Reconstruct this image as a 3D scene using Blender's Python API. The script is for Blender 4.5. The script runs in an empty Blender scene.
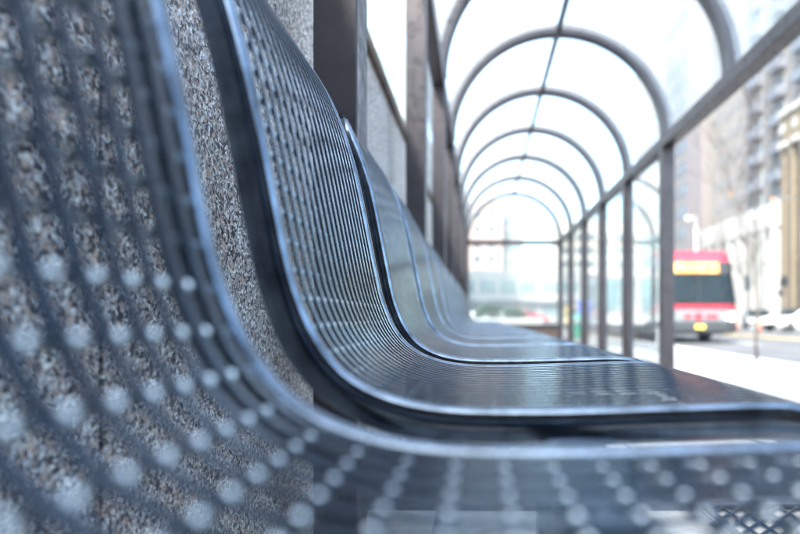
import bpy, bmesh, math, random
from mathutils import Vector, Matrix
R = math.radians
random.seed(7)
scene = bpy.context.scene
col = scene.collection
EYE = 0.58           # camera height over the shelter floor (floor z = 0)
ROAD = -0.30
WALK = -0.15

# ------------------------------------------------------------------ materials
def new_mat(name):
    m = bpy.data.materials.new(name); m.use_nodes = True
    nt = m.node_tree; nt.nodes.clear()
    out = nt.nodes.new('ShaderNodeOutputMaterial')
    return m, nt, out
def N(nt, typ, **kw):
    n = nt.nodes.new(typ)
    for k, v in kw.items():
        if k in n.inputs: n.inputs[k].default_value = v
        else: setattr(n, k, v)
    return n
def L(nt, a, b): nt.links.new(a, b)
def ramp(nt, fac, stops):
    r = nt.nodes.new('ShaderNodeValToRGB')
    els = r.color_ramp.elements
    while len(els) < len(stops): els.new(0.5)
    for e, (p, c) in zip(els, stops):
        e.position = p; e.color = (c[0], c[1], c[2], 1)
    L(nt, fac, r.inputs['Fac'])
    return r
def pmat(name, c, rough=0.5, metal=0.0, var=0.25, scale=8.0, bump=0.0, bscale=60.0, coat=0.0, rvar=0.15, spec=0.5):
    """principled material with noise wear in colour and gloss"""
    m, nt, out = new_mat(name)
    p = N(nt, 'ShaderNodeBsdfPrincipled', Metallic=metal)
    p.inputs['Coat Weight'].default_value = coat
    p.inputs['Coat Roughness'].default_value = 0.1; p.inputs['Coat IOR'].default_value = 1.6
    p.inputs['Specular IOR Level'].default_value = spec
    tc = N(nt, 'ShaderNodeTexCoord')
    no = N(nt, 'ShaderNodeTexNoise', Scale=scale, Detail=6.0, Roughness=0.6)
    L(nt, tc.outputs['Object'], no.inputs['Vector'])
    lo = [x * (1 - var) for x in c]; hi = [min(1, x * (1 + var)) for x in c]
    r = ramp(nt, no.outputs['Fac'], [(0.3, lo), (0.7, hi)])
    L(nt, r.outputs['Color'], p.inputs['Base Color'])
    mr = N(nt, 'ShaderNodeMapRange'); 
    mr.inputs['From Min'].default_value = 0.3; mr.inputs['From Max'].default_value = 0.7
    mr.inputs['To Min'].default_value = max(0.02, rough - rvar); mr.inputs['To Max'].default_value = min(1, rough + rvar)
    no2 = N(nt, 'ShaderNodeTexNoise', Scale=scale * 3.1, Detail=4.0)
    L(nt, tc.outputs['Object'], no2.inputs['Vector'])
    L(nt, no2.outputs['Fac'], mr.inputs['Value']); L(nt, mr.outputs['Result'], p.inputs['Roughness'])
    if bump > 0:
        no3 = N(nt, 'ShaderNodeTexNoise', Scale=bscale, Detail=5.0)
        L(nt, tc.outputs['Object'], no3.inputs['Vector'])
        b = N(nt, 'ShaderNodeBump', Strength=bump, Distance=0.002)
        L(nt, no3.outputs['Fac'], b.inputs['Height']); L(nt, b.outputs['Normal'], p.inputs['Normal'])
    L(nt, p.outputs['BSDF'], out.inputs['Surface'])
    return m
def emat(name, c, strength):
    m, nt, out = new_mat(name)
    e = N(nt, 'ShaderNodeEmission', Strength=strength); e.inputs['Color'].default_value = (*c, 1)
    L(nt, e.outputs[0], out.inputs['Surface'])
    return m

def granite_mat():
    m, nt, out = new_mat('speckled_granite')
    p = N(nt, 'ShaderNodeBsdfPrincipled', Roughness=0.45)
    tc = N(nt, 'ShaderNodeTexCoord')
    nd = N(nt, 'ShaderNodeTexNoise', Scale=90.0, Detail=3.0)
    L(nt, tc.outputs['Object'], nd.inputs['Vector'])
    add = N(nt, 'ShaderNodeVectorMath', operation='MULTIPLY_ADD')
    L(nt, nd.outputs['Color'], add.inputs[0]); add.inputs[1].default_value = (0.009,) * 3
    L(nt, tc.outputs['Object'], add.inputs[2])
    v1 = N(nt, 'ShaderNodeTexVoronoi', Scale=225.0); L(nt, add.outputs[0], v1.inputs['Vector'])
    sep = N(nt, 'ShaderNodeSeparateColor'); L(nt, v1.outputs['Color'], sep.inputs[0])
    r1 = ramp(nt, sep.outputs[0], [(0.0, (.03, .03, .04)), (.20, (.07, .065, .075)), (.24, (.22, .20, .20)), (.42, (.36, .31, .29)),
                                   (.45, (.54, .40, .33)), (.62, (.70, .55, .46)), (.65, (.33, .32, .34)), (.82, (.62, .62, .64)), (.86, (.82, .81, .80)), (1, (.9, .88, .86))])
    r1.color_ramp.interpolation = 'LINEAR'
    v2 = N(nt, 'ShaderNodeTexVoronoi', Scale=520.0); L(nt, add.outputs[0], v2.inputs['Vector'])
    sp2 = N(nt, 'ShaderNodeSeparateColor'); L(nt, v2.outputs['Color'], sp2.inputs[0])
    r2 = ramp(nt, sp2.outputs[1], [(0, (.15, .15, .18)), (.25, (.35, .35, .38)), (.35, (1, 1, 1)), (1, (1.0, 1.0, 1.0))])
    mx = N(nt, 'ShaderNodeMix', data_type='RGBA', blend_type='MULTIPLY'); mx.inputs[0].default_value = .85
    L(nt, r1.outputs['Color'], mx.inputs[6]); L(nt, r2.outputs['Color'], mx.inputs[7])
    n3 = N(nt, 'ShaderNodeTexNoise', Scale=5.0, Detail=4.0); L(nt, tc.outputs['Object'], n3.inputs['Vector'])
    r3 = ramp(nt, n3.outputs['Fac'], [(.3, (.85, .85, .88)), (.7, (1, 1, 1))])
    mx2 = N(nt, 'ShaderNodeMix', data_type='RGBA', blend_type='MULTIPLY'); mx2.inputs[0].default_value = 1
    L(nt, mx.outputs[2], mx2.inputs[6]); L(nt, r3.outputs['Color'], mx2.inputs[7])
    L(nt, mx2.outputs[2], p.inputs['Base Color'])
    b = N(nt, 'ShaderNodeBump', Strength=.25, Distance=.001); L(nt, sep.outputs[1], b.inputs['Height'])
    L(nt, b.outputs['Normal'], p.inputs['Normal'])
    L(nt, p.outputs['BSDF'], out.inputs['Surface'])
    return m

def glass_mat(name, tint, dirt, gloss_rough=0.02, scale=2.0, ff=.6):
    m, nt, out = new_mat(name)
    tr = N(nt, 'ShaderNodeBsdfTransparent'); tr.inputs['Color'].default_value = (*tint, 1)
    df = N(nt, 'ShaderNodeBsdfDiffuse'); df.inputs['Color'].default_value = (.8, .82, .85, 1)
    tl = N(nt, 'ShaderNodeBsdfTranslucent'); tl.inputs['Color'].default_value = (.8, .82, .85, 1)
    md = N(nt, 'ShaderNodeMixShader', Fac=.6); L(nt, df.outputs[0], md.inputs[1]); L(nt, tl.outputs[0], md.inputs[2])
    tc = N(nt, 'ShaderNodeTexCoord')
    no = N(nt, 'ShaderNodeTexNoise', Scale=scale, Detail=8.0, Roughness=.65); L(nt, tc.outputs['Object'], no.inputs['Vector'])
    mr = N(nt, 'ShaderNodeMapRange'); mr.inputs['From Min'].default_value = .3; mr.inputs['From Max'].default_value = .75
    mr.inputs['To Min'].default_value = dirt * .55; mr.inputs['To Max'].default_value = dirt * 1.5
    L(nt, no.outputs['Fac'], mr.inputs['Value'])
    m1 = N(nt, 'ShaderNodeMixShader'); L(nt, mr.outputs['Result'], m1.inputs[0]); L(nt, tr.outputs[0], m1.inputs[1]); L(nt, md.outputs[0], m1.inputs[2])
    gl = N(nt, 'ShaderNodeBsdfGlossy', Roughness=gloss_rough)
    fr = N(nt, 'ShaderNodeFresnel', IOR=1.45)
    fm = N(nt, 'ShaderNodeMath', operation='MULTIPLY'); L(nt, fr.outputs[0], fm.inputs[0]); fm.inputs[1].default_value = ff
    m2 = N(nt, 'ShaderNodeMixShader'); L(nt, fm.outputs[0], m2.inputs[0]); L(nt, m1.outputs[0], m2.inputs[1]); L(nt, gl.outputs[0], m2.inputs[2])
    L(nt, m2.outputs[0], out.inputs['Surface'])
    return m

def paving_mat():
    m, nt, out = new_mat('sunlit_paving')
    p = N(nt, 'ShaderNodeBsdfPrincipled', Roughness=.8)
    tc = N(nt, 'ShaderNodeTexCoord')
    no = N(nt, 'ShaderNodeTexNoise', Scale=14.0, Detail=8.0, Roughness=.7); L(nt, tc.outputs['Object'], no.inputs['Vector'])
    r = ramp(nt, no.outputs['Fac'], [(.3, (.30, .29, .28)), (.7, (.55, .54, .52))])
    L(nt, r.outputs['Color'], p.inputs['Base Color'])
    b = N(nt, 'ShaderNodeBump', Strength=.3, Distance=.003); L(nt, no.outputs['Fac'], b.inputs['Height']); L(nt, b.outputs['Normal'], p.inputs['Normal'])
    L(nt, p.outputs['BSDF'], out.inputs['Surface'])
    return m

def joint_mat(name, c, jc, size, wid=.012):
    m, nt, out = new_mat(name)
    p = N(nt, 'ShaderNodeBsdfPrincipled', Roughness=.85)
    tc = N(nt, 'ShaderNodeTexCoord')
    br = N(nt, 'ShaderNodeTexBrick', Scale=1.0, offset=0.0)
    br.inputs['Color1'].default_value = (*c, 1); br.inputs['Color2'].default_value = (*[x * .88 for x in c], 1)
    br.inputs['Mortar'].default_value = (*jc, 1); br.inputs['Mortar Size'].default_value = wid
    br.inputs['Brick Width'].default_value = size; br.inputs['Row Height'].default_value = size
    L(nt, tc.outputs['Object'], br.inputs['Vector'])
    no = N(nt, 'ShaderNodeTexNoise', Scale=3.0, Detail=9.0, Roughness=.65); L(nt, tc.outputs['Object'], no.inputs['Vector'])
    r = ramp(nt, no.outputs['Fac'], [(.3, (.75, .75, .76)), (.7, (1, 1, 1))])
    mx = N(nt, 'ShaderNodeMix', data_type='RGBA', blend_type='MULTIPLY'); mx.inputs[0].default_value = 1
    L(nt, br.outputs['Color'], mx.inputs[6]); L(nt, r.outputs['Color'], mx.inputs[7]); L(nt, mx.outputs[2], p.inputs['Base Color'])
    L(nt, p.outputs['BSDF'], out.inputs['Surface'])
    return m

M = {}
M['seat'] = pmat('blue_black_coated_steel', (.005, .016, .034), .15, 0.1, .4, 40, .02, 300, coat=.0, rvar=.07, spec=.33)
M['rim'] = pmat('glossy_blue_black_tube', (.15, .178, .22), .15, 1.0, .45, 30, .008, 200, coat=0, rvar=.05, spec=.5)
M['weld'] = pmat('worn_weld_steel', (.27, .33, .40), .33, .9, .1, 60)
M['glint'] = pmat('bright_glint_beads', (.86, .91, .96), .35, .9, .05, 60)  # for made-up beads that carry the rod glints
M['frame'] = pmat('dark_bronze_aluminium', (.032, .026, .032), .42, .25, .22, 12, .12, 120, rvar=.12)
M['arch'] = pmat('grey_bronze_aluminium', (.036, .035, .044), .4, .25, .2, 9, .1, 120)
M['coping'] = pmat('brown_coping', (.09, .06, .045), .5, .1, .5, 10, .2, 90)
M['granite'] = granite_mat()
M['joint'] = pmat('dark_sealant', (.03, .028, .03), .8)
M['glass'] = glass_mat('weathered_glass', (.90, .95, .95), .15)
M['roofglass'] = glass_mat('cloudy_roof_glazing', (.95, .97, .99), .28, .15, ff=.15)
M['paving'] = paving_mat()
M['shade_band'] = pmat('shade_toned_floor', (.07, .08, .10), .75, 0, .4, 20, .3, 90)  # dark tone paints the seat-frame shadow between the slabs
M['walk'] = joint_mat('pale_concrete_pavement', (.33, .33, .32), (.15, .15, .15), 1.5)
M['kerb'] = pmat('granite_kerb', (.45, .45, .45), .8, 0, .2, 5)
M['road'] = pmat('salt_dusted_asphalt', (.085, .085, .09), .85, 0, .3, .6, .4, 40)
M['ground'] = pmat('far_ground', (.3, .3, .3), .9, 0, .15, .1)
M['paint'] = pmat('road_paint', (.75, .75, .73), .7, 0, .2, 4)
M['yellowpaint'] = pmat('yellow_road_paint', (.7, .5, .1), .7, 0, .2, 4)
M['white'] = pmat('white_paint', (.75, .75, .76), .35, 0, .06, 3, coat=.3)
M['silver'] = pmat('silver_paint', (.15, .155, .17), .35, .2, .1, 3, coat=.3)
M['red'] = pmat('red_paint', (.30, .018, .035), .35, 0, .12, 3, coat=.3)
M['black'] = pmat('black_rubber', (.015, .015, .017), .6, 0, .3, 10)
M['dark'] = pmat('dark_plastic', (.03, .032, .036), .4, 0, .3, 10)
M['wind'] = pmat('vehicle_glass', (.012, .018, .022), .08, 0, .2, 2, rvar=.02, spec=.12)
M['lamp'] = emat('headlamp_light', (1, .95, .85), 1.6)
M['plate'] = pmat('yellow_plate', (.8, .6, .08), .5)
M['warm'] = emat('warm_lamp', (1, .5, .2), .35)
M['bluecoat'] = pmat('blue_coat_cloth', (.03, .09, .52), .85, 0, .2, 30, .4, 200)
M['darkcoat'] = pmat('dark_coat_cloth', (.03, .035, .05), .85, 0, .2, 30, .4, 200)
M['trouser'] = pmat('dark_trousers', (.025, .025, .035), .9, 0, .2, 30)
M['skin'] = pmat('skin', (.5, .3, .22), .5, 0, .08, 20)
M['hair'] = pmat('dark_hair', (.02, .014, .01), .6, 0, .3, 80)
M['greenbin'] = pmat('green_plastic', (.01, .3, .2), .45, 0, .15, 6)
M['yellowbox'] = pmat('yellow_enamel', (.75, .5, .08), .4, 0, .15, 6)
M['orange'] = pmat('orange_plastic', (.8, .16, .03), .5, 0, .15, 6)
M['bark'] = pmat('dark_bark', (.07, .055, .05), .9, 0, .4, 30, .5, 90)
M['leaf'] = pmat('evergreen_leaf', (.04, .085, .05), .7, 0, .5, 12)
M['stone'] = joint_mat('tan_stone', (.215, .17, .115), (.14, .11, .085), .9, .02)
M['limestone'] = pmat('pale_limestone', (.36, .35, .335), .8, 0, .1, 1.5)
M['pink'] = joint_mat('pink_brick', (.135, .112, .108), (.17, .155, .15), .6, .03)
M['pinkpanel'] = pmat('pink_panel', (.17, .14, .14), .8, 0, .1, .8)
M['concrete'] = pmat('pale_concrete', (.165, .155, .15), .85, 0, .15, .7)
M['greyspandrel'] = pmat('grey_spandrel', (.13, .14, .17), .6, 0, .2, 1.5)
M['redbrick'] = joint_mat('red_brick', (.38, .16, .13), (.35, .25, .22), .6, .03)
M['cream'] = pmat('cream_render', (.62, .57, .45), .8, 0, .12, 1)
M['teal'] = pmat('blue_green_curtain_glass', (.14, .22, .24), .12, 0, .3, .4, rvar=.05)
M['winglass'] = pmat('window_glass', (.035, .045, .055), .12, 0, .6, 1.2, rvar=.05)
M['steel'] = pmat('galvanised_steel', (.16, .165, .175), .4, .7, .15, 8)

def led_mat():
    m, nt, out = new_mat('amber_led_matrix')
    e = N(nt, 'ShaderNodeEmission')
    tc = N(nt, 'ShaderNodeTexCoord')
    v = N(nt, 'ShaderNodeTexVoronoi', Scale=7.0, Randomness=.9) if False else N(nt, 'ShaderNodeTexVoronoi', Scale=7.0)
    L(nt, tc.outputs['Object'], v.inputs['Vector'])
    r = ramp(nt, v.outputs['Distance'], [(0, (1, .88, .45)), (.35, (1, .72, .25)), (.6, (.9, .42, .12))])
    L(nt, r.outputs['Color'], e.inputs['Color']); e.inputs['Strength'].default_value = .42
    L(nt, e.outputs[0], out.inputs['Surface'])
    return m
M['led'] = led_mat()

# ------------------------------------------------------------------ helpers
def tag(o, label=None, cat=None, group=None, kind=None):
    if label: o['label'] = label
    if cat: o['category'] = cat
    if group: o['group'] = group
    if kind: o['kind'] = kind
    return o
def empty(name, loc=(0, 0, 0), rz=0.0, label=None, cat=None, group=None):
    o = bpy.data.objects.new(name, None); col.objects.link(o)
    o.empty_display_size = .1
    o.location = loc; o.rotation_euler = (0, 0, rz)
    return tag(o, label, cat, group)
class MB:
    def __init__(s): s.bm = bmesh.new()
    def box(s, x0, y0, z0, x1, y1, z1, bevel=0.0):
        r = bmesh.ops.create_cube(s.bm, size=1)
        vs = r['verts']
        for v in vs:
            v.co = Vector(((x0 + x1) / 2 + v.co.x * (x1 - x0), (y0 + y1) / 2 + v.co.y * (y1 - y0), (z0 + z1) / 2 + v.co.z * (z1 - z0)))
        if bevel > 0:
            es = list({e for v in vs for e in v.link_edges})
            bmesh.ops.bevel(s.bm, geom=es, offset=bevel, segments=2, affect='EDGES', profile=.5)
        return s
    def tube(s, pts, rad, seg=8, closed=False, flat=None):
        """tube along points; rad a number or list; flat=(ratio, axis)"""
        pts = [Vector(p) for p in pts]; n = len(pts)
        rads = rad if isinstance(rad, (list, tuple)) else [rad] * n
        rings = []; prev = None
        for i, p in enumerate(pts):
            if closed: t = pts[(i + 1) % n] - pts[i - 1]
            else: t = pts[min(i + 1, n - 1)] - pts[max(i - 1, 0)]
            t.normalize()
            if prev is None:
                a = Vector((0, 0, 1)) if abs(t.z) < .9 else Vector((1, 0, 0))
                u = t.cross(a).normalized()
            else:
                u = (prev - t * prev.dot(t)).normalized()
            prev = u; w = t.cross(u)
            rings.append([s.bm.verts.new(p + (u * math.cos(2 * math.pi * k / seg) + w * math.sin(2 * math.pi * k / seg)) * rads[i]) for k in range(seg)])
        m = n if closed else n - 1
        for i in range(m):
            a, b = rings[i], rings[(i + 1) % n]
            for k in range(seg):
                f = s.bm.faces.new((a[k], a[(k + 1) % seg], b[(k + 1) % seg], b[k])); f.smooth = True
        if not closed:
            s.bm.faces.new(list(reversed(rings[0]))); s.bm.faces.new(rings[-1])
        return s
    def lathe(s, prof, c=(0, 0, 0), seg=20, axis='z'):
        rings = []
        for r, h in prof:
            ring = []
            for k in range(seg):
                a = 2 * math.pi * k / seg
                if axis == 'z': q = (c[0] + r * math.cos(a), c[1] + r * math.sin(a), c[2] + h)
                elif axis == 'x': q = (c[0] + h, c[1] + r * math.cos(a), c[2] + r * math.sin(a))
                else: q = (c[0] + r * math.cos(a), c[1] + h, c[2] + r * math.sin(a))
                ring.append(s.bm.verts.new(q))
            rings.append(ring)
        for a, b in zip(rings, rings[1:]):
            for k in range(seg):
                f = s.bm.faces.new((a[k], a[(k + 1) % seg], b[(k + 1) % seg], b[k])); f.smooth = True
        s.bm.faces.new(list(reversed(rings[0]))); s.bm.faces.new(rings[-1])
        return s
    def prism(s, poly, a0, a1, axis='y', bevel=0.0):
        """extrude polygon; axis y: poly=(x,z), axis x: poly=(y,z)"""
        def q(p, a): return (p[0], a, p[1]) if axis == 'y' else ((a, p[0], p[1]) if axis == 'x' else (p[0], p[1], a))
        A = [s.bm.verts.new(q(p, a0)) for p in poly]; B = [s.bm.verts.new(q(p, a1)) for p in poly]
        n = len(poly); new = []
        for i in range(n): new.append(s.bm.faces.new((A[i], A[(i + 1) % n], B[(i + 1) % n], B[i])))
        new.append(s.bm.faces.new(list(reversed(A)))); new.append(s.bm.faces.new(B))
        if bevel > 0:
            es = list({e for f in new for e in f.edges})
            bmesh.ops.bevel(s.bm, geom=es, offset=bevel, segments=3, affect='EDGES', profile=.5)
        return s
    def build(s, name, mat, parent=None, smooth=False, loc=None):
        bmesh.ops.recalc_face_normals(s.bm, faces=s.bm.faces)
        me = bpy.data.meshes.new(name); s.bm.to_mesh(me); s.bm.free()
        me.materials.append(mat)
        if smooth:
            for p in me.polygons: p.use_smooth = True
        o = bpy.data.objects.new(name, me); col.objects.link(o)
        if parent: o.parent = parent
        if loc: o.location = loc
        return o
def copy_tree(o, parent=None):
    c = o.copy(); col.objects.link(c)
    if parent: c.parent = parent
    for ch in [x for x in o.children]: copy_tree(ch, c)
    return c

# ------------------------------------------------------------------ seats
# profile of the front surface (x, height relative to the eye)
PROF = [(-.263, .388), (-.253, .376), (-.240, .355), (-.218, .305), (-.2, .25), (-.187, .195), (-.172, .12), (-.158, .05), (-.148, .015), (-.132, -.020), (-.107, -.048), (-.07, -.066), (-.02, -.075),
        (.06, -.076), (.16, -.073), (.24, -.071), (.275, -.074), (.30, -.082), (.316, -.096), (.324, -.118)]
def catmull(P, n=6):
    P = [Vector((p[0], 0, p[1] + EYE)) for p in P]; out = []
    for i in range(len(P) - 1):
        p0 = P[max(i - 1, 0)]; p1 = P[i]; p2 = P[i + 1]; p3 = P[min(i + 2, len(P) - 1)]
        for k in range(n):
            t = k / n
            out.append(.5 * ((2 * p1) + (p2 - p0) * t + (2 * p0 - 5 * p1 + 4 * p2 - p3) * t * t + (3 * p1 - p0 - 3 * p2 + p3) * t ** 3))
    out.append(P[-1]); return out
CP = catmull(PROF)
SL = [0.0]
for a, b in zip(CP, CP[1:]): SL.append(SL[-1] + (b - a).length)
TOT = SL[-1]
def prof_at(s):
    s = max(0, min(TOT, s))
    for i in range(len(SL) - 1):
        if SL[i + 1] >= s - 1e-9:
            t = (s - SL[i]) / (SL[i + 1] - SL[i]); p = CP[i].lerp(CP[i + 1], t)
            j0 = max(i - 1, 0); j1 = min(i + 2, len(CP) - 1)
            d = (CP[j1] - CP[j0]).normalized()
            n = Vector((-d.z, 0, d.x))      # d points down/right; normal to the sitter's side
            if n.x < 0 and n.z < 0: n = -n
            return p, d, n
def nrm(s):
    p, d, n = prof_at(s)
    n = Vector((-d.z, 0, d.x)); return p, d, n
WX8 = [(1, -.4), (1, .4), (.88, .85), (.72, 1), (.5, 1), (-.5, 1), (-.72, 1), (-.88, .85), (-1, .4), (-1, -.4), (0, -1)]
SW = 0.432          # seat width (y)
PITCH = 0.540
RT = .0085          # rim half thickness
def make_seat():
    root = empty('mesh_seat')
    # rim: rounded rectangle in (s, y)
    m = MB(); rc = .062; pts = []
    i0, i1, w0, w1 = RT, TOT - RT, RT, SW - RT
    def corner(cs, cy, a0):
        for k in range(7):
            a = a0 + math.pi / 2 * k / 6
            pts.append((cs + rc * math.cos(a), cy + rc * math.sin(a)))
    # go round
    corner(i0 + rc, w0 + rc, math.pi)           # top near
    n = 70
    for k in range(1, n): pts.append((i0 + rc + (i1 - i0 - 2 * rc) * k / n, w0))
    corner(i1 - rc, w0 + rc, -math.pi / 2)
    for k in range(1, 10): pts.append((i1, w0 + rc + (w1 - w0 - 2 * rc) * k / 10))
    corner(i1 - rc, w1 - rc, 0)
    for k in range(1, n): pts.append((i1 - rc - (i1 - i0 - 2 * rc) * k / n, w1))
    corner(i0 + rc, w1 - rc, math.pi / 2)
    for k in range(1, 10): pts.append((i0, w1 - rc - (w1 - w0 - 2 * rc) * k / 10))
    P3 = []
    rings = []
    npt = len(pts)
    for i, (s_, y_) in enumerate(pts):
        p, d, nn = nrm(s_)
        a = pts[i - 1]; b = pts[(i + 1) % npt]
        t = Vector((b[0] - a[0], b[1] - a[1])).normalized()
        o2 = Vector((-t.y, t.x))     # in-surface perpendicular
        side = d * o2.x + Vector((0, 1, 0)) * o2.y
        c = p - nn * .0145 + Vector((0, y_, 0)) 
        ring = []
        for k in range(14):
            an = 2 * math.pi * k / 14
            ca, sa = math.cos(an), math.sin(an)
            e = .62       # squarish oval
            ca = math.copysign(abs(ca) ** e, ca); sa = math.copysign(abs(sa) ** e, sa)
            ring.append(m.bm.verts.new(c + side * (ca * .0085) + nn * (sa * .0155)))
        rings.append(ring)
    for i in range(npt):
        a, b = rings[i], rings[(i + 1) % npt]
        for k in range(14):
            f = m.bm.faces.new((a[k], a[(k + 1) % 14], b[(k + 1) % 14], b[k])); f.smooth = True
    m.build('rim', M['rim'], root)
    # mesh: flat wires following the profile, cross rods below, added glint beads
    m = MB(); nw = 17
    y0, y1 = .022, SW - .022
    st = [ .012 + (TOT - .024) * k / 84 for k in range(85)]
    st_data = [nrm(s_) for s_ in st]
    rp = .0255
    rods = []
    s_ = .034
    while s_ < TOT - .02: rods.append(s_); s_ += rp
    for w in range(nw):
        y = y0 + (y1 - y0) * (w + .5) / nw
        rings = []
        for (p, d, nn) in st_data:
            ring = []
            for k in range(11):
                ca, sa = WX8[k]
                ring.append(m.bm.verts.new(p - nn * .0013 + Vector((0, y + .0048 * ca, 0)) + nn * (.0013 * sa)))
            rings.append(ring)
        for a, b in zip(rings, rings[1:]):
            for k in range(11):
                f = m.bm.faces.new((a[k], a[(k + 1) % 11], b[(k + 1) % 11], b[k])); f.smooth = True
    for s2 in rods:
        p, d, nn = nrm(s2)
        nf = len(m.bm.faces)
        m.tube([p - nn * .0051 + Vector((0, yy, 0)) for yy in (.012, SW / 2, SW - .012)], .0028, 8)
        m.bm.faces.ensure_lookup_table()
        for q in range(nf, len(m.bm.faces)): m.bm.faces[q].material_index = 1
    # bright beads added in the pan gaps for the glints off the rods
    nf = len(m.bm.faces)
    for s2 in rods:
        if s2 < .37: continue
        p, d, nn = nrm(s2)
        for w in range(nw - 1):
            y = y0 + (y1 - y0) * (w + 1) / nw
            c = p - nn * .0040 + Vector((0, y, 0))
            rg = []
            for (ra, hh) in ((.0030, 0), (.0027, .0014), (.0017, .0025)):
                rg.append([m.bm.verts.new(c + d * (ra * math.cos(2 * math.pi * q / 8)) + Vector((0, ra * math.sin(2 * math.pi * q / 8), 0)) + nn * hh) for q in range(8)])
            tp = m.bm.verts.new(c + nn * .0030)
            for a, b in zip(rg, rg[1:]):
                for q in range(8): m.bm.faces.new((a[q], a[(q + 1) % 8], b[(q + 1) % 8], b[q])).smooth = True
            for q in range(8): m.bm.faces.new((rg[-1][q], rg[-1][(q + 1) % 8], tp)).smooth = True
    m.bm.faces.ensure_lookup_table()
    for q in range(nf, len(m.bm.faces)): m.bm.faces[q].material_index = 2
    wm_ = m.build('wire_mesh', M['seat'], root); wm_.data.materials.append(M['weld']); wm_.data.materials.append(M['glint'])
    # bracket below, bolted to the rail
    m = MB()
    z = EYE - .106
    m.box(-.06, SW / 2 - .09, z - .02, .24, SW / 2 - .06, z, .003)
    m.box(-.06, SW / 2 + .06, z - .02, .24, SW / 2 + .09, z, .003)
    m.box(.05, SW / 2 - .10, z - .032, .13, SW / 2 + .10, z - .021, .002)
    m.build('mounting_bracket', M['rim'], root)
    return root
Y_A = -0.087
NSEAT = 19
seat0 = make_seat()
ords = ['', 'second', 'third', 'fourth', 'fifth', 'sixth', 'seventh', 'eighth', 'ninth', 'tenth', 'eleventh', 'twelfth', 'thirteenth', 'fourteenth',
        'fifteenth', 'sixteenth', 'seventeenth', 'eighteenth', 'nineteenth', 'twentieth']
for k in range(NSEAT):
    s = seat0 if k == 0 else copy_tree(seat0)
    s.location = (0, Y_A + PITCH * k - (.012 if k == 0 else 0), 0)
    if k: s.rotation_euler = (0, random.uniform(-.004, .004), random.uniform(-.003, .003))
    lab = ('nearest seat, its blurred blue black wire mesh filling the lower left corner' if k == 0 else
           'in-focus blue black wire mesh seat directly beyond the blurred nearest one' if k == 1 else
           'farthest wire mesh seat of the row, beside the brown end panel' if k == NSEAT - 1 else
           f'{ords[k]} blue black wire mesh seat of the row, counted from the nearest')
    tag(s, lab, 'seat', 'wire mesh seats joined in a row')
# rail and legs carrying the seats
Y_END = Y_A + PITCH * NSEAT
fr = empty('seat_support', (0.09, 0, 0), 0, 'long dark steel rail on legs running under the row of mesh seats', 'seat frame')
m = MB(); m.box(-.035, Y_A + .02, EYE - .195, .035, Y_END - .04, EYE - .139, .006); m.build('rail', M['rim'], fr)
yy = .62
while yy < Y_END:
    m = MB()
    m.box(-.025, -.025, .012, .025, .025, EYE - .196, .004)
    m.box(-.16, -.04, 0.0, .2, .04, .012, .003)
    m.build('leg', M['rim'], fr, loc=(0, yy, 0)); yy += 1.515

# ------------------------------------------------------------------ granite wall behind the seats
WX = -.385
gw = empty('granite_wall', (WX, 0, 0), 0, 'speckled pink and grey granite wall behind the row of seats', 'wall')
edges = [-1.835 + .48 * k for k in range(28)]
TOPZ = EYE + .90
for a, b in zip(edges, edges[1:]):
    m = MB()
    for z0, z1 in ((0.0, TOPZ),):
        m.box(-.035, a + .003, z0 + .0, 0, b - .003, z1 - .0, .0015)
    m.build('stone_panel', M['granite'], gw)
m = MB(); m.box(-.20, -1.6, 0, -.012, 11.44, TOPZ - .002); m.build('joint_backing', M['joint'], gw)
m = MB(); m.box(-.22, -1.6, TOPZ, .02, 11.44, TOPZ + .045, .004); m.build('coping', M['coping'], gw)

# ------------------------------------------------------------------ shelter
LX0, LX1 = -.31, -.228
RX0, RX1 = 1.60, 1.71
BZ = EYE + 1.50
CX = (LX0 + LX1 + RX0 + RX1) / 4; RAD = (RX0 + RX1) / 2 - CX
AR = [-1.5, -.25, 1.03, 2.32, 3.60, 4.88, 6.18, 7.46, 8.76, 10.08, 11.40]
sh = empty('bus_shelter', (CX, 0, 0), 0, 'long bronze framed bus shelter with arched glazed roof over the seats', 'bus shelter')
def part(m, name, mat, parent=sh):
    o = m.build(name, mat, parent)
    o.matrix_parent_inverse = Matrix.Translation((-CX, 0, 0)) if parent is sh else o.matrix_parent_inverse
    return o
for i, y in enumerate(AR):
    m = MB(); m.box(LX0, y, 0, LX1, y + .095, BZ - .001, .003); part(m, 'post', M['frame'])
    if y >= 4.8 or i == 0:
        m = MB(); m.box(RX0, y, 0, RX1, y + .095, BZ - .001, .003)
        m.box(RX0 - .02, y - .02, 0, RX1 + .02, y + .10, .012, .003); part(m, 'post', M['frame'])
    # arch: rectangular rounded section
    m = MB(); ns = 48; rings = []
    for k in range(ns + 1):
        a = math.pi * k / ns
        c = Vector((CX + RAD * math.cos(a), y + .047, BZ + .078 + RAD * 1.0 * math.sin(a)))
        rad = Vector((math.cos(a), 0, math.sin(a)))
        ring = []
        hw, hh, ch = .05, .052, .014
        for (u, v) in ((-hw, -hh + ch), (-hw + ch, -hh), (hw - ch, -hh), (hw, -hh + ch), (hw, hh - ch), (hw - ch, hh), (-hw + ch, hh), (-hw, hh - ch)):
            ring.append(m.bm.verts.new(c + rad * v + Vector((0, u, 0))))
        rings.append(ring)
    for a, b in zip(rings, rings[1:]):
        for k in range(8): m.bm.faces.new((a[k], a[(k + 1) % 8], b[(k + 1) % 8], b[k]))
    m.bm.faces.new(rings[0]); m.bm.faces.new(rings[-1])
    part(m, 'roof_arch', M['arch'])
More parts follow.
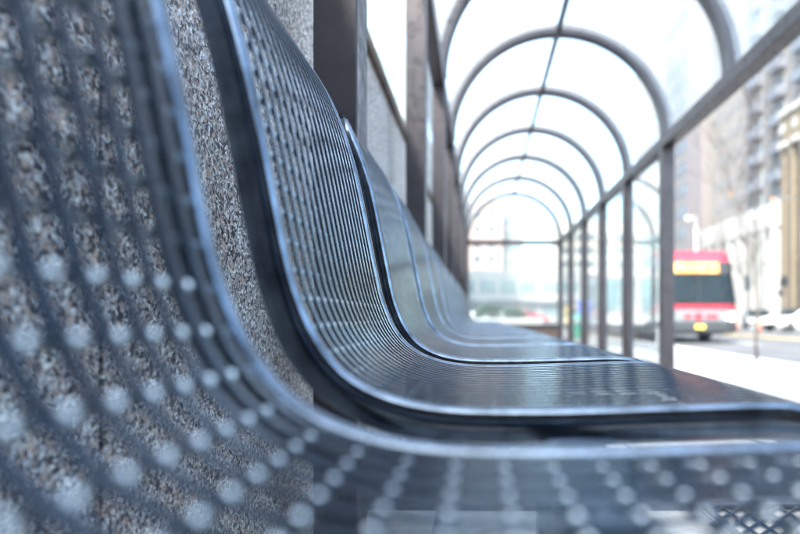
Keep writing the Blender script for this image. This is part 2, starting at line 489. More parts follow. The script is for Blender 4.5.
for x0, x1 in ((LX0, LX1), (RX0, RX1)):
    m = MB(); m.box(x0, AR[0], BZ, x1, AR[-1] + .095, BZ + .095, .004); part(m, 'eave_beam', M['frame'])
for a, b in zip(AR, AR[1:]):       # ridge purlin in lengths between the arches
    m = MB(); m.box(CX - .022, a + .088, BZ + .078 + RAD - .025, CX + .022, b + .003, BZ + .078 + RAD + .025, .004); part(m, 'ridge_bar', M['arch'])
    for (a0, a1) in ((.03, math.pi / 2 - .026), (math.pi / 2 + .026, math.pi - .03)):
        m = MB(); k = 16; A = []; 
        for rr in (RAD + .004, RAD + .012):
            for j in range(k + 1):
                t = a0 + (a1 - a0) * j / k
                A.append((m.bm.verts.new((CX + rr * math.cos(t), a + .094, BZ + .078 + rr * math.sin(t))), m.bm.verts.new((CX + rr * math.cos(t), b + .002, BZ + .078 + rr * math.sin(t)))))
        for j in range(k):
            f = m.bm.faces.new((A[j][0], A[j + 1][0], A[j + 1][1], A[j][1])); f.smooth = True
        for v in A[k + 1:]:
            for q in v: m.bm.verts.remove(q)
        part(m, 'roof_pane', M['roofglass'])
def pane(x0, y0, z0, x1, y1, z1, axis, mat='glass'):
    m = MB()
    if axis == 'x': vs = [(x0, y0, z0), (x0, y1, z0), (x0, y1, z1), (x0, y0, z1)]
    else: vs = [(x0, y0, z0), (x1, y0, z0), (x1, y0, z1), (x0, y0, z1)]
    m.bm.faces.new([m.bm.verts.new(v) for v in vs])
    return part(m, 'glass_pane', M[mat])
gx = (RX0 + RX1) / 2
for a, b in zip(AR[5:], AR[6:]):
    pane(gx, a + .094, .14, gx, b, BZ, 'x')
    m = MB(); m.box(RX0 + .02, a + .096, .10, RX1 - .02, b - .001, .14, .003); part(m, 'sill_rail', M['frame'])
lgx = -.40
for a, b in zip(AR, AR[1:]):
    m = MB(); pass; m.bm.free()
    pane(lgx, a, TOPZ + .045, lgx, b, BZ + .02, 'x')
m = MB(); m.box(LX1 + .001, AR[0] + .02, .06, RX0 - .001, AR[0] + .06, BZ - .002, .003); part(m, 'sky_block_panel', M['coping'])  # unseen solid end added behind the camera to darken rim reflections
# end wall
ye = AR[-1]
m = MB(); m.box(LX1 + .001, ye + .005, BZ - .02, RX0 - .001, ye + .077, BZ + .085, .003); part(m, 'end_beam', M['frame'])
m = MB(); m.box(LX1 + .001, ye + .005, EYE - .26, RX0 - .001, ye + .077, EYE - .15, .003); part(m, 'end_beam', M['frame'])
m = MB(); m.box(LX1 + .001, ye + .02, .02, RX0 - .001, ye + .06, EYE - .262, .002); part(m, 'kick_panel', M['coping'])
pane(LX1, ye + .04, EYE - .15, RX0, ye + .04, BZ, 'y')
m = MB()
vs = [m.bm.verts.new((CX + (RAD) * math.cos(math.pi * j / 24), ye + .04, BZ + .078 + RAD * math.sin(math.pi * j / 24))) for j in range(25)]
m.bm.faces.new(vs); part(m, 'glass_pane', M['glass'])

# ------------------------------------------------------------------ shelter floor
def plate(name, x0, y0, x1, y1, z0, z1, mat, bevel=0):
    o = MB().box(x0, y0, z0, x1, y1, z1, bevel).build(name, mat); tag(o, kind='structure'); return o
plate('shelter_floor', WX - .3, -2.2, 1.95, 11.9, -.149, 0, M['shade_band'], .008)
# paving tones carry sun patches (pale slabs) and seat-frame shadow (dark floor between)
rows = []
m = MB()
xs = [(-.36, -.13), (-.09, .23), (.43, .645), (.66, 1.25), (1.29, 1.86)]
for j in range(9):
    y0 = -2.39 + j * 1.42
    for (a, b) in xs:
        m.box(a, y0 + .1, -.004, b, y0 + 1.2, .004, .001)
o = m.build('sunlit_slabs', M['paving']); tag(o, kind='structure')
# crossed dark grid on the floor, modelled as framed bars
g = empty('crossed_bars', (.66, 1.09, 0.006), 0, 'dark crossed bars in a frame on the paving beside the seats', 'grate')
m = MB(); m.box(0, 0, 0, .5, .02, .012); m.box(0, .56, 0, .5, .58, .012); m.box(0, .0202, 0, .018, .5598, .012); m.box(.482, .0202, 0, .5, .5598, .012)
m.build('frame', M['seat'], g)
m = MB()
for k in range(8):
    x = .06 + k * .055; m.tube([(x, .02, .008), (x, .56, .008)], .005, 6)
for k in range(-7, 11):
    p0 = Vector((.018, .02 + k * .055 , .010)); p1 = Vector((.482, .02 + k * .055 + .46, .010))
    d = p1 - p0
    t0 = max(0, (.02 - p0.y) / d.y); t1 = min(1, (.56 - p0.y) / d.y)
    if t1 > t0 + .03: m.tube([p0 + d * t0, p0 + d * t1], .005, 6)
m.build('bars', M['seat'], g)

# ------------------------------------------------------------------ street
plate('ground', -55, -62, 125, 405, -1.4, ROAD - .004, M['ground'])
plate('road', 4.9, -60, 22.3, 400, ROAD - .003, ROAD, M['road'])
plate('sidewalk', -12, -60, 4.7, 400, ROAD - .003, WALK, M['walk'])
plate('kerb', 4.7, -60, 4.9, 400, ROAD - .002, WALK + .003, M['kerb'], .01)
plate('far_sidewalk', 22.5, -60, 24.0, 400, ROAD - .003, WALK, M['walk'])
plate('far_kerb', 22.3, -60, 22.5, 400, ROAD - .002, WALK + .003, M['kerb'], .01)
m = MB()
for k in range(60): m.box(9.0, -30 + k * 6, ROAD - .001, 9.12, -27 + k * 6, ROAD + .004)
for k in range(60): m.box(15.9, -30 + k * 6, ROAD - .001, 16.0, -27 + k * 6, ROAD + .004)
o = m.build('lane_marking', M['paint']); tag(o, kind='structure')
m = MB(); m.box(12.3, -60, ROAD - .001, 12.42, 400, ROAD + .004); m.box(12.55, -60, ROAD - .001, 12.67, 400, ROAD + .004)
o = m.build('centre_line', M['yellowpaint']); tag(o, kind='structure')

# ------------------------------------------------------------------ vehicles
def wheel(parent, x, y, r, w, side):
    m = MB(); m.lathe([(r * .6, -w / 2), (r * .95, -w / 2), (r, -w / 2 + .03), (r, w / 2 - .03), (r * .95, w / 2), (r * .6, w / 2)], (x, y, r), 24, 'x')
    t = m.build('wheel', M['black'], parent)
    m = MB(); sx = x + side * (w / 2 + .004)
    m.lathe([(r * .55, -.02), (r * .5, .0), (r * .18, .012), (r * .12, .03)], (sx, y, r), 18, 'x')
    m.build('rim', M['steel'], t)
def bus():
    x0, x1 = 5.86, 8.60; yf = 18.4; Ln = 12.2; H = 3.10
    b = empty('city_bus', ((x0 + x1) / 2, yf, ROAD), 0, 'red and white city bus with lit amber destination sign coming down the street', 'bus')
    w = (x1 - x0) / 2
    def P(m, n, mat, par=b):
        for q in (-1.12, -.85, .85, 1.12):
            if n not in ('wheel', 'headlight'): bmesh.ops.bisect_plane(m.bm, geom=m.bm.verts[:] + m.bm.edges[:] + m.bm.faces[:], plane_co=(q, 0, 0), plane_no=(1, 0, 0))
        for v in m.bm.verts:      # sides lean in above the waist, front corners curve back
            if v.co.z > 1.2: v.co.x *= 1 - .055 * (v.co.z - 1.2)
            if v.co.y < .6 and abs(v.co.x) > .75: v.co.y += .28 * ((abs(v.co.x) - .75) / (w - .75)) ** 2
        return m.build(n, mat, par)
    # body from side profile (y, z): slightly raked front, rounded roof edges
    m = MB(); m.prism([(.10, .30), (.0, .42), (-.02, 1.15), (.06, 1.9), (.20, 2.75), (.42, 3.0), (.7, 3.02), (Ln, 3.02), (Ln + .05, 2.7), (Ln + .05, .35)], -w, w, 'x', .09)
    P(m, 'body', M['silver'])
    m = MB(); m.prism([(.17, 2.62), (.27, 2.99), (.5, 3.12), (Ln - .4, 3.12), (Ln - .1, 2.98), (Ln - .1, 2.86), (.24, 2.86), (.2, 2.62)], -w + .06, w - .06, 'x', .03)
    P(m, 'roof_cap', M['red'])
    m = MB(); m.prism([(-.045, 1.32), (-.02, 1.36), (.13, 2.28), (.10, 2.28), (-.08, 1.34)], -w + .03, w - .03, 'x', .0)
    o = P(m, 'windscreen', M['wind'])
    for q in (-.55, .5):
        wp = MB(); wp.tube([(q, -.10, 1.36), (q + .35, -.02, 1.72), (q + .5, .03, 1.95)], .014, 6); wp.build('wiper', M['black'], o)
    m = MB(); m.box(-.015, -.075, 1.36, .015, .1, 2.2); 
    ob = m.build('pillar', M['dark'], o)
    m = MB(); m.prism([(.075, 2.36), (.150, 2.70), (.2, 2.70), (.14, 2.36)], -.98, .78, 'x', .0)
    P(m, 'destination_sign', M['led'])
    m = MB(); m.box(-w + .1, .05, 2.30, w - .1, .2, 2.335); m.box(.80, .09, 2.34, w - .02, .3, 2.72); P(m, 'sign_surround', M['dark'])
    m = MB(); m.prism([(-.05, 1.13), (-.055, 1.30), (.1, 1.33), (.1, 1.12)], -w + .02, w - .02, 'x', .01); P(m, 'front_band', M['red'])
    m = MB(); m.box(-w + .04, -.062, .74, w - .04, -.02, 1.12, .01); P(m, 'front_grille', M['silver'])
    m = MB(); m.box(-.50, -.085, .83, -.24, -.063, .96, .008); m.box(.22, -.085, .83, .62, -.063, .96, .008); m.lathe([(.13, 0), (.13, .02)], (-.02, -.087, .9), 24, 'y')
    P(m, 'emblem', M['red'])
    m = MB(); m.box(-w, -.14, .38, w, .2, .72, .05); P(m, 'bumper', M['dark'])
    m = MB(); m.box(-.16, -.165, .50, .16, -.142, .62); P(m, 'licence_plate', M['plate'])
    for s in (-1, 1):
        m = MB(); m.lathe([(.12, -.03), (.13, -.015), (.10, 0)], (s * (w - .24), -.09, .9), 20, 'y'); P(m, 'headlight', M['lamp'])
        m = MB(); m.lathe([(.05, -.03), (.06, -.015), (.05, 0)], (s * (w - .46), -.075, .88), 16, 'y'); P(m, 'headlight', M['lamp'])
        m = MB(); m.tube([(s * (w - .05), .1, 2.55), (s * (w + .16), -.05, 2.5), (s * (w + .2), -.12, 2.25)], .022, 8)
        mr = P(m, 'mirror_arm', M['dark'])
        m = MB(); m.box(s * (w + .2) - .11, -.16, 1.75, s * (w + .2) + .11, -.07, 2.25, .03); m.build('mirror', M['dark'], mr)
        for yy in (2.6, 8.4): wheel(b, s * (w - .12), yy, .49, .28, s)
        # lower red skirt stripe
        xs = sorted((s * (w + .004), s * (w + .016)))
        m = MB(); m.box(xs[0], .12, .95, xs[1], Ln, 1.18); P(m, 'side_stripe', M['red'])
        for k in range(8):
            y0 = .55 + k * 1.42
            if s < 0 and k in (0, 4):
                m = MB(); m.box(xs[0], y0, .42, xs[1], y0 + 1.2, 2.55, .004); d = P(m, 'door', M['dark'])
                for q in (0, 1):
                    m = MB(); m.box(-w - .022, y0 + .06 + q * .58, .55, -w - .017, y0 + .54 + q * .58, 2.45); m.build('pane', M['wind'], d)
            else:
                m = MB(); m.box(xs[0], y0, 1.38, xs[1], y0 + 1.34, 2.5, .004); P(m, 'side_window', M['wind'])
    return b
bus()
def car(loc, rz, label, paint, group=None):
    c = empty('parked_car', loc, rz, label, 'car', group)
    m = MB()   # side profile (y = length, front at -y)
    m.prism([(-2.2, .32), (-2.25, .55), (-2.1, .76), (-1.1, .92), (-.35, 1.38), (.85, 1.42), (1.65, .98), (2.15, .93), (2.22, .6), (2.15, .3)], -.88, .88, 'x', .07)
    m.build('body', paint, c)
    for s in (-1, 1):
        xs = sorted((s * .885, s * .9))
        m = MB(); m.prism([(-.95, .95), (-.33, 1.31), (.15, 1.33), (.15, .95)], xs[0], xs[1], 'x'); m.build('side_window', M['wind'], c)
        m = MB(); m.prism([(.22, .95), (.22, 1.33), (.8, 1.33), (1.4, .98)], xs[0], xs[1], 'x'); m.build('side_window', M['wind'], c)
        m = MB(); m.box(s * .62 - .18, -2.27, .58, s * .62 + .18, -2.16, .72, .02); m.build('headlight', M['lamp'] if False else M['white'], c)
        m = MB(); m.box(s * .97 - .09, -.75, .93, s * .97 + .09, -.62, 1.05, .03); m.build('mirror', paint, c)
        for yy in (-1.38, 1.36): wheel(c, s * .80, yy, .32, .21, s)
    m = MB(); m.prism([(-1.12, .965), (-.42, 1.40), (-.38, 1.37), (-1.05, .93)], -.72, .72, 'x'); m.build('windscreen', M['wind'], c)
    m = MB(); m.prism([(.9, 1.435), (1.68, 1.02), (1.62, .98), (.86, 1.39)], -.7, .7, 'x'); m.build('rear_window', M['wind'], c)
    m = MB(); m.box(-.8, -2.3, .3, .8, -2.2, .5, .02); m.build('bumper', M['dark'], c)
    return c
G = 'cars parked along the street'
car((19.3, 33.6, ROAD), R(-78), 'white sedan standing nearly side on at the right edge, beyond the bus', M['white'], G)
car((20.6, 41.3, ROAD), R(-20), 'silver parked sedan behind the side on white sedan', M['silver'], G)
car((20.9, 53, ROAD), 0, 'dark parked car behind the bus mirror along the far kerb', M['dark'], G)
car((1.0, 46, ROAD + .15), R(80), 'pale car crossing beyond the end pane of the shelter', M['white'], 'cars beyond the end of the shelter')
car((4.5, 55, ROAD + .15), R(95), 'small red car seen low through the end pane of the shelter', M['red'], 'cars beyond the end of the shelter')

# ------------------------------------------------------------------ people
def person(loc, rz, coat, label, H=1.70):
    root = empty('person', loc, rz, label, 'person')
    k = H / 1.70
    V = []; E = []; RR = []
    def v(p, r): V.append(Vector(p) * k); RR.append(r * k); return len(V) - 1
    def chain(start, pts):
        a = start
        for p, r in pts:
            b = v(p, r); E.append((a, b)); a = b
        return a
    pel = v((0, 0, .93), .135)
    ch = chain(pel, [((0, 0, 1.08), .125), ((0, .0, 1.24), .145), ((0, .0, 1.36), .12)])
    chain(ch, [((0, -.01, 1.45), .055), ((0, -.02, 1.53), .075), ((0, -.025, 1.60), .09), ((0, -.02, 1.655), .06)])
    for s in (-1, 1):
        st = s * .12
        an = chain(pel, [((s * .09, 0, .84), .095), ((s * .10, -st * .8, .48), .06), ((s * .10, -st * 1.1 + .05, .10), .04), ((s * .11, -st * 1.1 + .03, .04), .042), ((s * .115, -st * 1.1 - .14, .03), .035)])
        wr = chain(ch, [((s * .17, 0, 1.36), .065), ((s * .23, st * .3, 1.08), .052), ((s * .23, st * 1.3 - .05, .86), .038), ((s * .23, st * 1.4 - .07, .80), .032)])
        for q, ln in zip(range(4), (.07, .08, .075, .06)):
            oy = (q - 1.5) * .02
            p = Vector((s * .23, st * 1.4 - .07 + oy, .78))
            chain(wr, [(p, .010), (p + Vector((0, -.01, -ln * .55)), .009), (p + Vector((-s * .015, -.012, -ln)), .008)])
        p = Vector((s * .215, st * 1.4 - .11, .79)); chain(wr, [(p, .011), (p + Vector((-s * .01, -.02, -.04)), .009)])
    me = bpy.data.meshes.new('body'); me.from_pydata(V, E, []); me.update()
    o = bpy.data.objects.new('body', me); col.objects.link(o); o.parent = root
    sk = o.modifiers.new('skin', 'SKIN'); sk.use_smooth_shade = True
    for i, r in enumerate(RR): me.skin_vertices[0].data[i].radius = (r, r * (.8 if i < 4 else 1))
    me.skin_vertices[0].data[0].use_root = True
    ss = o.modifiers.new('sub', 'SUBSURF'); ss.levels = 1; ss.render_levels = 1
    me.materials.append(M['skin'])
    # coat: lofted shell with sleeves
    m = MB()
    rings = []
    for z, a, b in ((.72, .20, .155), (.85, .205, .16), (1.0, .185, .15), (1.15, .195, .155), (1.28, .215, .155), (1.37, .20, .13), (1.42, .12, .10), (1.47, .085, .085)):
        rings.append([m.bm.verts.new((a * k * math.cos(2 * math.pi * j / 20), b * k * math.sin(2 * math.pi * j / 20) * (1 + .03 * math.sin(j * 3)), z * k)) for j in range(20)])
    for a, b in zip(rings, rings[1:]):
        for j in range(20):
            f = m.bm.faces.new((a[j], a[(j + 1) % 20], b[(j + 1) % 20], b[j])); f.smooth = True
    for s in (-1, 1):
        st = s * .12
        m.tube([Vector(p) * k for p in ((s * .13, 0, 1.37), (s * .19, 0, 1.33), (s * .235, st * .3, 1.08), (s * .235, st * 1.25 - .045, .87), (s * .235, st * 1.35 - .06, .83))], [.06 * k, .082 * k, .068 * k, .055 * k, .054 * k], 12)
    m.build('coat', coat, root)
    m = MB()
    for s in (-1, 1):
        st = s * .12
        m.tube([Vector(p) * k for p in ((s * .07, 0, .92), (s * .09, 0, .82), (s * .10, -st * .8, .48), (s * .10, -st * 1.1 + .05, .09))], [.11 * k, .112 * k, .078 * k, .06 * k], 12)
    m.build('trousers', M['trouser'], root)
    m = MB()
    for s in (-1, 1):
        st = s * .12
        y = -st * 1.1 * k
        m.box(s * .11 * k - .05, y - .2, 0, s * .11 * k + .05, y + .09, .09, .025)
    m.build('shoes', M['black'], root)
    m = MB(); m.lathe([(.02, .125), (.07, .11), (.1, .06), (.105, 0), (.1, -.05), (.085, -.09)][::-1], (0, .012 - .02, 1.60 * k), 16); m.build('hair', M['hair'], root, True)
    m = MB()
    for s in (-1, 1): m.lathe([(.002, -.008), (.01, 0), (.002, .006)], (s * .032, -.112 * k, 1.60 * k), 8, 'y')
    m.build('eyes', M['dark'], root)
    m = MB(); m.prism([(-.012, 1.555 * k), (.012, 1.555 * k), (.004, 1.60 * k), (-.004, 1.60 * k)], -.135 * k, -.1 * k, 'y', .002); m.build('nose', M['skin'], root)
    m = MB(); m.box(-.025, -.108 * k, 1.525 * k, .025, -.09 * k, 1.532 * k); m.build('mouth', M['red'], root)
    return root
person((4.0, 21.3, WALK), R(8), M['bluecoat'], 'person in a bright blue coat standing on the pavement beside the bus')
person((3.1, 46, WALK), R(70), M['darkcoat'], 'small figure in a dark coat walking beyond the end pane')

# ------------------------------------------------------------------ street furniture
b = empty('litter_bin', (3.18, 18.6, WALK), 0, 'green litter bin on the pavement by the person in blue', 'bin')
m = MB(); m.lathe([(.20, 0), (.22, .03), (.26, .62), (.27, .66), (.25, .66)], (0, 0, 0), 20); m.build('body', M['greenbin'], b)
m = MB(); m.lathe([(.275, .665), (.28, .70), (.2, .80), (.1, .84)], (0, 0, 0), 20); m.build('lid', M['greenbin'], b)
m = MB(); m.box(-.12, -.285, .50, .12, -.25, .60, .01); m.build('opening', M['dark'], b)
b = empty('newspaper_box', (3.7, 22.5, WALK), 0, 'yellow newspaper box standing behind the green bin', 'newspaper box')
m = MB(); m.box(-.24, -.2, .45, .24, .2, 1.2, .02); m.build('cabinet', M['yellowbox'], b)
m = MB(); m.box(-.19, -.215, .75, .19, -.203, 1.1); m.build('window', M['wind'], b)
m = MB(); m.box(-.05, -.05, 0, .05, .05, .449); m.box(-.2, -.2, 0, .2, .2, .03); m.build('pedestal', M['dark'], b)
def lamp(loc, h, arm, rz, label, lit=False, mat='steel'):
    b = empty('street_lamp', loc, rz, label, 'street lamp', 'street lamps')
    m = MB(); m.tube([(0, 0, 0), (0, 0, h * .5), (0, 0, h - .5)], [.085, .065, .05], 10); m.lathe([(.18, 0), (.18, .3), (.11, .45)], (0, 0, 0), 14); m.build('pole', M[mat], b)
    m = MB(); m.tube([(0, 0, h - .55), (0, 0, h - .2), (-.2 * arm, 0, h), (-arm, 0, h)], .045, 8); m.build('arm', M[mat], b)
    m = MB(); m.box(-arm - .42, -.1, h - .06, -arm, .1, h + .05, .04); hd = m.build('lamp_head', M[mat], b)
    m = MB(); m.lathe([(.15, 0), (.13, -.08), (.05, -.12)][::-1], (-arm - .22, 0, h - .061), 14); m.build('lens', M['warm'] if lit else M['white'], hd)
lamp((11.85, 30.5, ROAD), 6.35, .2, 0, 'white lamp post with a short curved arm rising above the bus roof', mat='limestone')
lamp((22.9, 44.9, WALK), 10.8, 2.4, 0, 'lamp post with glowing warm head in front of the gridded tower', True)
lamp((22.9, 39.4, WALK), 9.2, 1.9, 0, 'lamp post with glowing warm head left of the tan stone building', True)
b = empty('round_sign', (16.9, 31.0, ROAD), R(20), 'dark round sign on a thin pole right of the bus', 'sign')
m = MB(); m.tube([(0, 0, 0), (0, 0, 3.2)], .035, 8); m.build('pole', M['steel'], b)
m = MB(); m.lathe([(.30, -.02), (.33, -.01), (.33, .01), (.30, .02)], (0, -.06, 2.85), 24, 'y'); m.build('sign_face', M['dark'], b)
m = MB(); m.box(-.45, -.09, 2.05, -.02, -.045, 2.4, .02); m.build('small_plate', M['dark'], b)
for p, l in (((16.6, 33.0, ROAD), 'orange traffic cone just left of the white sedan'), ((15.7, 34.0, ROAD), 'orange traffic cone close to the bus mirror')):
    b = empty('traffic_cone', p, 0, l, 'traffic cone', 'traffic cones')
    m = MB(); m.box(-.2, -.2, 0, .2, .2, .04, .01); m.build('base', M['black'], b)
    m = MB(); m.lathe([(.15, .04), (.03, .75)], (0, 0, 0), 16); m.build('cone', M['orange'], b)
    m = MB(); m.lathe([(.112, .27), (.085, .42)], (0, 0, 0), 16); m.build('stripe', M['white'], b)

# ------------------------------------------------------------------ trees
def tree(loc, h, r0, seed, label, group=None, lean=0.0, name='bare_tree', start=.35, spread=.5):
    rnd = random.Random(seed)
    t = empty(name, loc, rnd.uniform(0, 6), label, 'tree', group)
    m = MB(); pts = []; rad = []
    n = 12
    for i in range(n + 1):
        z = h * i / n
        pts.append(Vector((lean * math.sin(z * .9) + rnd.uniform(-1, 1) * .01 * h * (i > 0) * .5, rnd.uniform(-1, 1) * .005 * h * (i > 0), z))); rad.append(r0 * (1 - .9 * i / n))
    m.tube(pts, rad, 8); m.build('trunk', M['bark'], t)
    m = MB()
    def br(p, d, ln, r, depth):
        q = [p]; a = p.copy(); dd = d.copy(); k = 4
        for j in range(k):
            dd = (dd + Vector((rnd.uniform(-.2, .2), rnd.uniform(-.2, .2), rnd.uniform(-.02, .2)))).normalized()
            a = a + dd * ln / k; q.append(a.copy())
            if depth > 0 and j > 0:
                for _ in range(2):
                    e = (dd + Vector((rnd.uniform(-.9, .9), rnd.uniform(-.9, .9), rnd.uniform(-.1, .6)))).normalized()
                    br(a.copy(), e, ln * .5, r * .5, depth - 1)
        m.tube(q, [max(.0025, r * (1 - .75 * j / k)) for j in range(k + 1)], 5)
    nb = 14
    for i in range(nb):
        f = start + (1 - start) * i / nb
        p = pts[0].lerp(pts[-1], 0); idx = f * n; j = int(idx); p = pts[j].lerp(pts[min(j + 1, n)], idx - j)
        a = i * 2.4; d = Vector((math.cos(a) * spread * 1.4, math.sin(a) * spread * 1.4, 1)).normalized()
        br(p, d, h * .33 * (1.2 - f * .6), r0 * .4 * (1.2 - f), 2)
    m.build('crown', M['bark'], t)
tree((4.68 - .12, 9.15, WALK), 4.6, .028, 3, 'slender bare sapling on the pavement in front of the parked cars', 'bare street trees', lean=.05)
tree((23.0, 47.5, WALK), 8.5, .14, 5, 'bare tree before the tall windows of the white building', 'bare street trees')
tree((23.0, 54.5, WALK), 9.0, .15, 8, 'bare tree before the white building, nearest the bus', 'bare street trees')
tree((23.0, 34.5, WALK), 7.5, .12, 11, 'bare tree before the tan stone building at the right edge', 'bare street trees')
def shrub(loc, r, h, seed, label):
    rnd = random.Random(seed)
    t = empty('evergreen_shrub', loc, 0, label, 'shrub', 'shrubs beyond the shelter')
    m = MB(); m.tube([(0, 0, 0), (0, 0, h * .5)], [.08, .04], 6); m.build('trunk', M['bark'], t)
    m = MB()
    for i in range(1500):
        a = rnd.uniform(0, 6.283); z = rnd.random() ** .8
        rr = r * (1 - z * .55) * math.sqrt(rnd.random()) * (1 + .2 * math.sin(3 * a + seed))
        c = Vector((rr * math.cos(a), rr * math.sin(a), .12 + z * h))
        u = Vector([rnd.gauss(0, 1) for _ in range(3)]).normalized(); w = u.cross(Vector((0, .3, 1))).normalized()
        sz = rnd.uniform(.07, .16)
        m.bm.faces.new([m.bm.verts.new(c + u * sz), m.bm.verts.new(c + w * sz * .5), m.bm.verts.new(c - u * sz), m.bm.verts.new(c - w * sz * .5)])
    m.build('crown', M['leaf'], t)
shrub((.5, 33, WALK), 1.4, 1.35, 1, 'largest evergreen shrub beyond the end pane')
shrub((2.1, 35, WALK), 1.0, 1.1, 2, 'smaller evergreen shrub to the right of the largest one')
pl = empty('planter_wall', (1.0, 30, WALK), 0, 'low pale concrete planter wall in front of the evergreen shrubs', 'planter')
m = MB(); m.box(-3.0, 0, 0, 2.4, .3, .55, .02); m.build('wall', M['concrete'], pl)
m = MB(); m.box(-3.05, -.04, .551, 2.45, .34, .63, .01); m.build('coping', M['limestone'], pl)

# ------------------------------------------------------------------ buildings
def win_mesh(w, h, fm, gm, depth=.09, mull=1):
    m = MB(); t = .07
    m.box(-w / 2, -depth, 0, w / 2, 0, t); m.box(-w / 2, -depth, h - t, w / 2, 0, h)
    m.box(-w / 2, -depth, t, -w / 2 + t, 0, h - t); m.box(w / 2 - t, -depth, t, w / 2, 0, h - t)
    for k in range(mull): 
        x = -w / 2 + w * (k + 1) / (mull + 1); m.box(x - .03, -depth + .015, t, x + .03, -.002, h - t)
    bmf = len(m.bm.faces)
    m.box(-w / 2 + t, -.03, t, w / 2 - t, -.001, h - t)
    bmesh.ops.recalc_face_normals(m.bm, faces=m.bm.faces)
    me = bpy.data.meshes.new('window')
    m.bm.faces.ensure_lookup_table()
    for i in range(bmf, len(m.bm.faces)): m.bm.faces[i].material_index = 1
    m.bm.to_mesh(me); m.bm.free()
    me.materials.append(fm); me.materials.append(gm)
    return me
def windows(parent, me, spots):
    """spots = (x, y, z, rz) local; up to 100 as parts, the rest as one"""
    px, py = parent.location.x, parent.location.y
    spots = sorted(spots, key=lambda s: (s[0] + px) ** 2 + (s[1] + py) ** 2 + s[2] ** 2)
    for s in spots[:100]:
        o = bpy.data.objects.new('window', me); col.objects.link(o); o.parent = parent
        o.location = s[:3]; o.rotation_euler = (0, 0, s[3])
    rest = spots[100:]
    if rest:
        bm = bmesh.new()
        for s in rest:
            n0 = len(bm.verts); f0 = len(bm.faces)
            bm.from_mesh(me); bm.verts.ensure_lookup_table()
            T = Matrix.Translation(s[:3]) @ Matrix.Rotation(s[3], 4, 'Z')
            for v in bm.verts[n0:]: v.co = T @ v.co
        m2 = bpy.data.meshes.new('windows'); bm.to_mesh(m2); bm.free()
        for mt in me.materials: m2.materials.append(mt)
        o = bpy.data.objects.new('windows', m2); col.objects.link(o); o.parent = parent; o['kind'] = 'stuff'
LW = -math.pi / 2      # window facing -x  (its own outside is -y)
# white low building
XW = 24.0
wb = empty('civic_building', (XW, 44.8, WALK), 0, 'low white stone building with tall paired windows behind the parked cars', 'building')
hB = 10.1
m = MB(); m.box(.5, 0, 0, 14, 15.6, hB - .3); m.build('wall', M['limestone'], wb)
m = MB(); m.box(-.05, -.1, hB - 2.0, 14.1, 15.7, hB, .04); m.build('cornice', M['limestone'], wb)
m = MB(); m.box(-.02, -.05, 0, .49, 15.65, 1.1, .03); m.build('plinth', M['limestone'], wb)
for k in range(8):
    m = MB(); y0 = .15 + k * 2.1; m.box(0, y0, 1.101, .5 - .003, y0 + (1.2 if k < 7 else .6), hB - 2.001, .02); m.build('pier', M['limestone'], wb)
wm = win_mesh(.86, 2.6, M['greyspandrel'], M['winglass'])
windows(wb, wm, [(.5, .15 + k * 2.1 + 1.65, z, LW) for k in range(7) for z in (1.5, 4.3)])
wm = win_mesh(.86, .8, M['greyspandrel'], M['teal'])
for k in range(7):
    o = bpy.data.objects.new('window', wm); col.objects.link(o); o.parent = wb; o.location = (.5, .15 + k * 2.1 + 1.65, 7.1); o.rotation_euler = (0, 0, LW)
# tan stone building
tb = empty('stone_building', (XW, 14, WALK), 0, 'tan stone building with narrow full height windows at the right edge', 'building')
hT = 17.0
m = MB(); m.box(.45, 0, 0, 16, 30.4, hT - .4); m.build('wall', M['stone'], tb)
nb = 18; pt = 30.4 / nb
for k in range(nb + 1):
    m = MB(); y0 = k * pt - (.42 if k == nb else 0); m.box(0, y0, 0, .447, y0 + (.42 if k == nb else .78), hT - 2.4, .04); m.build('pier', M['stone'], tb)
m = MB(); m.box(-.06, -.05, hT - 2.399, 16.1, 30.42, hT - .5, .05); m.build('frieze', M['stone'], tb)
m = MB(); m.box(-.25, -.2, hT - .499, 16.3, 30.43, hT, .05); m.build('parapet', M['limestone'], tb)
for k in range(nb):
    m = MB(); m.lathe([(.42, -.09), (.40, 0)], (-.062, k * pt + .78 + (pt - .78) / 2, hT - 1.45), 20, 'x')
    m.build('ornament', M['limestone'], tb)
    m = MB(); m.box(-.14, k * pt + .66, hT - 2.9, .2, k * pt + pt + .11, hT - 2.45, .05); m.build('window_cap', M['limestone'], tb)
wm = win_mesh(.88, 4.2, M['dark'], M['winglass'], mull=0)
windows(tb, wm, [(.449, k * pt + .78 + (pt - .78) / 2, z, LW) for k in range(nb) for z in (1.0, 5.4, 9.8)])
# gridded tower
XT = 34.0
gt = empty('office_tower', (XT, 56, WALK), 0, 'tall pale concrete tower with gridded front and bay windows behind the white building', 'building')
HT = 92
m = MB(); m.box(.3, 0, 0, 24, 25, HT); m.build('wall', M['concrete'], gt)
m = MB()
for k in range(13): m.box(0, 14.6 + k * .86, 0, .297, 14.6 + k * .86 + .22, HT, 0)
m.build('mullions', M['concrete'], gt)
m = MB()
for k in range(29): m.box(.12, 14.6, k * 3.15, .299, 25, k * 3.15 + .9)
m.build('spandrels', M['greyspandrel'], gt)
wm = win_mesh(.62, 2.0, M['greyspandrel'], M['winglass'], mull=0)
windows(gt, wm, [(.3, 14.6 + k * .86 + .54, z * 3.15 + 1.05, LW) for k in range(12) for z in range(28)])
m0 = MB(); m0.box(-.8, -1.1, 0, .299, 1.1, .18, .02); m0.box(-.8, -1.1, .181, -.7, 1.1, 1.15, .01); m0.box(-.699, -1.1, .181, .299, -1.02, 1.15); m0.box(-.699, 1.02, .181, .299, 1.1, 1.15)
bal = m0.build('balcony', M['greyspandrel'], gt)
n = 0
